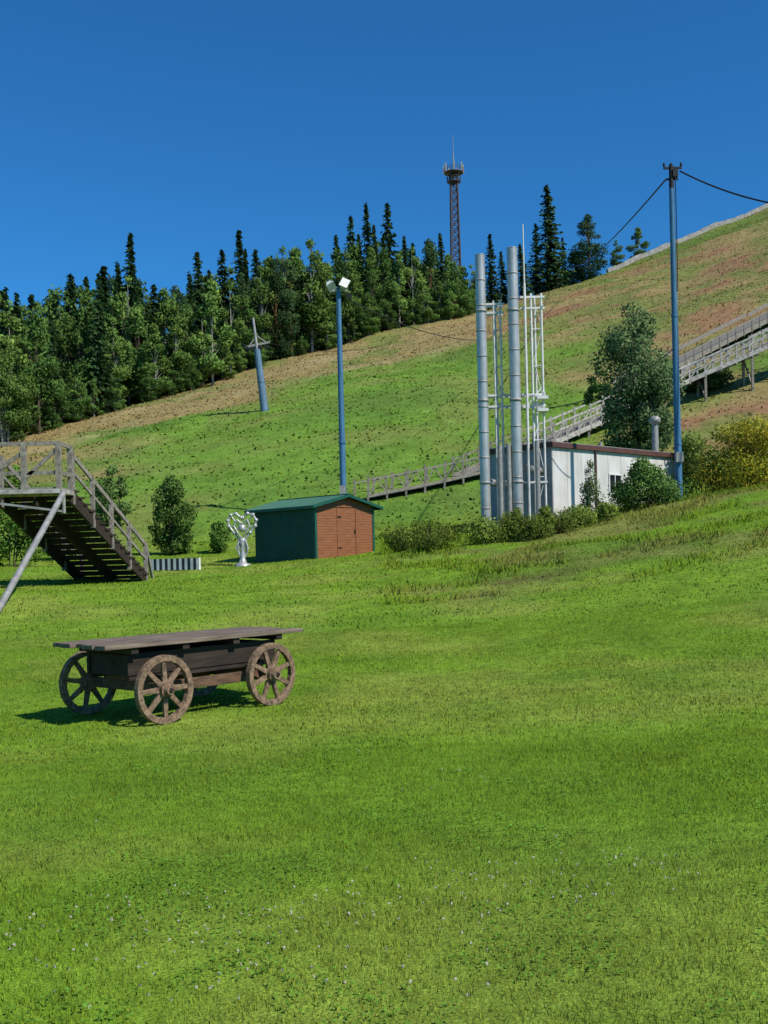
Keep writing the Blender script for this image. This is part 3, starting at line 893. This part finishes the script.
# ------------------------------------------------------------------ telecom tower
d = 232; a_, _ = ray(455, 230); tx = a_ * d; tz = h(tx, d); tt = at(453, 173, d).z
e = empty('telecom_tower', (tx, d, tz)); Hh = tt - tz
mb = MB()
def tw(z): return 1.3 - .6 * min(1, z / Hh)
cor = [(-1, -1), (1, -1), (1, 1), (-1, 1)]
nz = 26
for k in range(nz):
    z0 = Hh * k / nz; z1 = Hh * (k + 1) / nz; w0 = tw(z0); w1 = tw(z1)
    for q in range(4):
        a_, b_ = cor[q], cor[(q + 1) % 4]
        mb.tube((a_[0] * w0, a_[1] * w0, z0), (a_[0] * w1, a_[1] * w1, z1), .18, .18, 0, 6)
        mb.tube((a_[0] * w0, a_[1] * w0, z0), (b_[0] * w1, b_[1] * w1, z1), .1, .1, 0, 5)
        mb.tube((b_[0] * w0, b_[1] * w0, z0), (a_[0] * w1, a_[1] * w1, z1), .1, .1, 0, 5)
        mb.tube((a_[0] * w1, a_[1] * w1, z1), (b_[0] * w1, b_[1] * w1, z1), .08, .08, 0, 5)
mb.obj('lattice', [M_towersteel], parent=e)
mb = MB()
for z, r in ((Hh, 2.1), (Hh - 2.0, 1.5)):
    mb.lathe((0, 0, z), [(.2, -.1), (r, -.1), (r, .1), (.2, .1)], 0, 16)
    for k in range(16):
        t = k * math.pi / 8; mb.tube((math.cos(t) * r, math.sin(t) * r, z), (math.cos(t) * r, math.sin(t) * r, z + 1.1), .05, .05, 0, 5)
    for zz in (.6, 1.1):
        pts = [Vector((math.cos(k * math.pi / 8) * r, math.sin(k * math.pi / 8) * r, z + zz)) for k in range(17)]; mb.path(pts, .05, 0, 5)
for k in range(7):
    t = k * 2 * math.pi / 7 + .2
    mb.box((math.cos(t) * 2.2, math.sin(t) * 2.2, Hh + .9), (.3, .3, 1.9), 1)
mb.tube((0, 0, Hh), (0, 0, Hh + 4.2), .2, .12, 1, 8); mb.tube((0, 0, Hh + 4.2), (0, 0, Hh + 8.4), .08, .04, 1, 6)
mb.obj('antenna_platform', [M_towersteel, M_galv], parent=e)

# ------------------------------------------------------------------ staircase with platform (left)
zt = 3.80
TR = Vector((-8.85, 30, zt)); BRr = Vector((-7.75, 34.4, 0)); BRr.z = h(BRr.x, BRr.y) + .05
run = Vector((BRr.x - TR.x, BRr.y - TR.y, 0)).normalized(); lf = Vector((-run.y, run.x, 0)); SW = 2.3
st = empty('wooden_staircase', (TR.x, TR.y, h(TR.x, TR.y))); O = st.location.copy()
mb = MB()
for s0 in (0, SW / 2, SW):
    mb.beam(TR + lf * s0 - Vector((0, 0, .18)) - O, BRr + lf * s0 - Vector((0, 0, .05)) - O, .08, .36, 0)
ns = 15
for k in range(ns):
    t = (k + .5) / ns; p = TR.lerp(BRr, t) + Vector((0, 0, .06))
    mb.beam(p - O - lf * .08, p + lf * (SW + .1) - O, .32, .06, 0)
    mb.beam(p - O + Vector((0, .14, -.1)), p + lf * SW - O + Vector((0, .14, -.1)), .03, .1, 0)
mb.obj('flight_of_steps', [M_darkwood, M_greywood], parent=st)
mb = MB()
for s0 in (0, SW):
    off = lf * s0
    for k in range(5):
        t = k / 4 * .97 + .02; p = TR.lerp(BRr, t) + off
        mb.beam(p - Vector((0, 0, .35)) - O, p + Vector((0, 0, 1.15)) - O, .12, .12, 0)
    mb.beam(TR + off + Vector((0, 0, 1.08)) - O, BRr + off + Vector((0, 0, 1.08)) - O, .06, .12, 0)
    mb.beam(TR + off + Vector((0, 0, .6)) - O, BRr + off + Vector((0, 0, .6)) - O, .05, .08, 0)
mb.beam(BRr + Vector((0, 0, 1.05)) - O, BRr + run * .45 + Vector((0, 0, -.1)) - O, .08, .08, 0)
mb.obj('stair_railing', [M_greywood], parent=st)
PD = 1.1
mb = MB()
for k in range(6):
    y_ = -PD + (k + .5) * PD / 6
    mb.beam(TR + Vector((0, y_, .0)) - O, TR + Vector((-6.5, y_, .0)) - O, .17, .05, 0)
mb.obj('platform_deck', [M_greywood], parent=st)
mb = MB()
for y_ in (-PD - .05, 0):
    mb.beam(TR + Vector((.05, y_, -.09)) - O, TR + Vector((-6.5, y_, -.09)) - O, .06, .12, 0)
mb.beam(TR + Vector((.06, -PD, -.09)) - O, TR + Vector((.06, 0, -.09)) - O, .06, .12, 0)
mb.obj('platform_edge', [M_palewood], parent=st)
mb = MB()
for x_ in (0, -.95, -2.3, -3.6):
    for y_ in (-PD, 0):
        if y_ == 0 and -2.4 < x_ < 0: continue
        p = TR + Vector((x_, y_, 0)); mb.beam(p - O - Vector((0, 0, .15)), p + Vector((0, 0, 1.25)) - O, .14, .14, 0)
for hz in (1.22, .42):
    mb.beam(TR + Vector((0, -PD, hz)) - O, TR + Vector((-6.5, -PD, hz)) - O, .06, .11, 0)
    mb.beam(TR + Vector((0, -PD, hz)) - O, TR + Vector((0, 0, hz)) - O, .06, .11, 0)
mb.beam(TR + Vector((-.95, -PD, 1.0)) - O, TR + Vector((-2.25, -PD, .1)) - O, .06, .1, 0)
mb.beam(TR + Vector((-.95, -PD, .25)) - O, TR + Vector((0, -PD, 1.1)) - O, .06, .1, 0)
mb.obj('platform_railing', [M_greywood], parent=st)
mb = MB()
foot = site(-4, 614)
mb.tube(TR + Vector((.12, -PD, -.15)) - O, foot - O, .08, .08, 0, 10)
mb.tube(TR + Vector((.12, -PD, -.15)) - O, TR + Vector((.12, -PD, -.7)) - O, .05, .05, 0, 10)
mb.beam(TR + Vector((.1, -PD, -.65)) - O, TR + Vector((-3.0, -PD, -.2)) - O, .06, .06, 0)
for x_, y_ in ((-3.6, -.1), (-6.3, -PD + .1), (-6.3, -.1)):
    p = TR + Vector((x_, y_, -.15)); mb.tube(p - O, Vector((p.x, p.y, h(p.x, p.y) - .2)) - O, .07, .07, 0, 10)
mb.obj('steel_legs', [M_galv], parent=st)

s_ = site(152, 571); s2 = site(200, 570)
e = empty('striped_barrier', s_); dv = (s2 - s_); dv.z = 0; Ln = dv.length; dv.normalize(); zz = max(s_.z, s2.z) - s_.z
mb = MB(); nsr = 17
for k in range(nsr):
    p0 = dv * (Ln * k / nsr); p1 = dv * (Ln * (k + 1) / nsr)
    mb.beam(p0 + Vector((0, 0, zz + .2)), p1 + Vector((0, 0, zz + .2)), .1, .42, k % 2)
mb.obj('striped_boards', [M_whitepaint, M_dark], parent=e)

# ------------------------------------------------------------------ metal sculpture
s_ = site(243, 566); e = empty('metal_sculpture', s_); sH = (at(240, 513, s_.y).z - s_.z)
q = sH / 2.0
mb = MB()
mb.lathe((0, 0, 0), [(.3 * q, -.1), (.3 * q, .06), (.16 * q, .1), (.10 * q, .3 * q), (.08 * q, .7 * q), (.13 * q, .95 * q), (.1 * q, 1.05 * q), (0, 1.06 * q)], 0, 14)
for sg in (-1, 1):
    pts = [Vector((sg * .05, 0, .25)), Vector((sg * .17, 0, .55)), Vector((sg * .10, 0, .95)), Vector((sg * .3, 0, 1.25)), Vector((sg * .5, 0, 1.5)), Vector((sg * .54, 0, 1.72)),
           Vector((sg * .42, 0, 1.92)), Vector((sg * .22, 0, 1.97)), Vector((sg * .03, 0, 1.82))]
    for a_, b_ in zip(pts[:-1], pts[1:]): mb.tube(a_ * q, b_ * q, .045, .04, 0, 10)
    for p in pts[3:]:
        mb.lathe(p * q, [(0, -.08), (.06, -.05), (.08, 0), (.06, .05), (0, .08)], 0, 8)
    pts2 = [Vector((0, -.05, 1.0)), Vector((sg * .16, -.08, 1.25)), Vector((sg * .3, -.05, 1.5)), Vector((sg * .2, -.05, 1.75)), Vector((0, -.05, 1.6))]
    for a_, b_ in zip(pts2[:-1], pts2[1:]): mb.tube(a_ * q, b_ * q, .03, .03, 0, 8)
    mb.tube(Vector((sg * .5, 0, 1.5)) * q, Vector((0, 0, 1.35)) * q, .025, .025, 0, 8)
    mb.tube(Vector((sg * .42, 0, 1.9)) * q, Vector((sg * .1, 0, 1.5)) * q, .025, .025, 0, 8)
    mb.tube(Vector((sg * .12, -.05, .95)) * q, Vector((sg * .24, -.1, .62)) * q, .04, .02, 0, 8)
mb.lathe(Vector((0, -.02, 1.42)) * q, [(0, -.16), (.11, -.11), (.15, 0), (.11, .11), (0, .16)], 0, 14)
mb.obj('sculpted_body', [M_chrome], parent=e)

# ------------------------------------------------------------------ wooden walkway up the slope
gl = [(368, 503, 498), (425, 493, 487), (482, 481, 474), (555, 452, 441), (612, 430, 416), (690, 406, 379), (768, 388, 345), (900, 345, 280)]
pts = []
for u, vg, vd in gl:
    g = site(u, vg, 53); pt_ = at(u, vd, g.y); pt_.z = max(pt_.z, h(pt_.x, pt_.y) + .12); pts.append(pt_)
fine = []; nleft = 0
for s_i, (a_, b_) in enumerate(zip(pts[:-1], pts[1:])):
    n_ = max(2, int((b_ - a_).length / 1.15))
    for k in range(n_): fine.append(a_.lerp(b_, k / n_))
    if s_i == 2: nleft = len(fine)
fine.append(pts[-1])
wk = empty('wooden_walkway', fine[0]); O = fine[0].copy()
mb = MB(); mr_ = MB(); ms = MB()
WW = 2.2
for k in range(len(fine) - 1):
    a_, b_ = fine[k] - O, fine[k + 1] - O
    left = k < nleft; m0 = 1 if left else 0
    dd = (b_ - a_); dh = Vector((dd.x, dd.y, 0)).normalized(); nb_ = Vector((-dh.y, dh.x, 0))
    mb.beam(a_ + nb_ * WW / 2, b_ + nb_ * WW / 2, WW, .06, 0)
    for off in (0, WW):
        o_ = nb_ * off; jz = random.uniform(-.1, .1)
        mr_.beam(a_ + o_ - Vector((0, 0, .35)), a_ + o_ + Vector((random.uniform(-.1, .1), 0, 1.15 + jz)), .11, .11, m0)
        for hz, hw in (((.98, .08), (.1, .16)) if left else ((1.0, .12), (.55, .09), (-.1, .30))):
            mr_.beam(a_ + o_ + Vector((0, -.06 if off == 0 else .06, hz + random.uniform(-.02, .02))), b_ + o_ + Vector((0, -.06 if off == 0 else .06, hz)), .04, hw, m0)
        if off == 0:
            m_ = (a_ + b_) / 2
            if not left: mr_.beam(m_ + Vector((0, .03, -.05)), m_ + Vector((0, .03, 1.0)), .07, .05, m0)
            mr_.beam(a_ + Vector((0, .0, .05)), (m_ if left else b_) + Vector((0, .0, 1.0)), .03, .07, m0)
            if left: mr_.beam(b_ + Vector((0, .0, .05)), m_ + Vector((0, .0, 1.0)), .03, .07, m0)
    if k % 3 == 0:
        for off in (0.1, WW - .1):
            p = fine[k] + nb_ * off; g = h(p.x, p.y)
            if p.z - g > .4:
                ms.beam(Vector((p.x, p.y, g - .3)) - O, p - O, .16, .16, 0)
        p = fine[k]; p2 = p + nb_ * WW; g = h(p.x, p.y)
        if p.z - g > 1.2: ms.beam(Vector((p.x, p.y, g + .2)) - O, p2 - O, .09, .09, 0)
mb.obj('deck', [M_greywood], parent=wk); mr_.obj('railings', [M_palewood, M_greywood], parent=wk); ms.obj('supports', [M_greywood], parent=wk)

p0 = site(640, 392, 53); p0.z += .3
p1 = at(775, 318, p0.y + 9); p2 = at(920, 238, p0.y + 18)
tr = empty('ski_jump_track', p0); O = p0.copy(); mb = MB(); m2 = MB(); m3 = MB()
seg = []
for a_, b_ in ((p0, p1), (p1, p2)):
    n_ = 16
    for k in range(n_): seg.append(a_.lerp(b_, k / n_))
seg.append(p2)
for k in range(len(seg) - 1):
    a_, b_ = seg[k] - O, seg[k + 1] - O
    dh = Vector((b_.x - a_.x, b_.y - a_.y, 0)).normalized(); nb_ = Vector((-dh.y, dh.x, 0))
    tl = Vector((0, 0, .35))
    c0 = (a_ + a_ + nb_ * 3 + tl) / 2; c1_ = (b_ + b_ + nb_ * 3 + tl) / 2
    mb.beam(c0, c1_, 3.0, .1, 0)
    m2.beam(a_ + Vector((0, -.05, .12)), b_ + Vector((0, -.05, .12)), .06, .4, 0)
    m2.beam(a_ + nb_ * 3 + Vector((0, 0, .9)), b_ + nb_ * 3 + Vector((0, 0, .9)), .06, .3, 0)
    m2.beam(a_ + Vector((0, -.1, -.2)), a_ + Vector((0, -.1, .9)), .08, .1, 0)
    m2.beam(a_ + Vector((0, -.1, .85)), b_ + Vector((0, -.1, .85)), .05, .1, 0)
    if k % 3 == 1:
        for off in (.1, 2.9):
            p = seg[k] + nb_ * off; g = h(p.x, p.y)
            if p.z > g: m3.beam(Vector((p.x, p.y, g - .3)) - O, p - O, .2, .2, 0)
mb.obj('track_bed', [M_greywood], parent=tr); m2.obj('side_boards', [M_greywood], parent=tr)
if m3.V: m3.obj('trestle', [M_darkwood], parent=tr)

mb = MB(); pr = None; O = None
for k in range(40):
    u = 608 + k * 8.5; d = float(np.interp(u, US, RR)) - 1.0; a_, _ = ray(u, 285 - (u - 600) * .45); x = a_ * d
    p = Vector((x, d, h(x, d) + .25))
    if O is None: O = p.copy()
    if pr is not None: mb.beam(pr, p, .5, 1.2 + .15 * math.sin(k * 2.1), 0)
    pr = p
mb.obj('concrete_edge_wall', [M_concrete], loc=O, world=True)

# ------------------------------------------------------------------ sky, sun, camera
EL = math.radians(46)
sd = Vector((.78, -.62, 0)).normalized()
S = Vector((sd.x * math.cos(EL), sd.y * math.cos(EL), math.sin(EL)))
sun = bpy.data.lights.new('sun', 'SUN'); sun.energy = 5.0; sun.angle = math.radians(.5); sun.color = (1, .955, .87)
so = link('sun', sun, (30, -30, 60)); so.rotation_euler = S.to_track_quat('Z', 'Y').to_euler()
w = bpy.data.worlds.new('World'); scene.world = w; w.use_nodes = True
nt = w.node_tree; N = nt.nodes; L = nt.links; bg = N['Background']
sky = N.new('ShaderNodeTexSky'); sky.sky_type = 'NISHITA'; sky.sun_disc = False
sky.sun_elevation = EL; sky.sun_rotation = math.atan2(sd.x, sd.y)
sky.air_density = 1.0; sky.dust_density = .3; sky.ozone_density = 2.5; sky.altitude = 300
vm = N.new('ShaderNodeVectorMath'); vm.operation = 'MULTIPLY'; vm.inputs[1].default_value = (.20, .76, 1.22)
L.new(sky.outputs[0], vm.inputs[0]); L.new(vm.outputs[0], bg.inputs[0]); bg.inputs[1].default_value = .105

cam = bpy.data.cameras.new('camera'); co = link('camera', cam, (0, 0, EYE))
co.rotation_euler = (math.radians(90), TH, 0)
cam.sensor_fit = 'HORIZONTAL'; cam.sensor_width = 36; cam.lens = 36 * F / 768; cam.shift_y = 48 / 768
cam.clip_start = .05; cam.clip_end = 6000
scene.camera = co
scene.view_settings.view_transform = 'Standard'; scene.view_settings.look = 'None'; scene.view_settings.exposure = 0
print('forest trees', cnt)
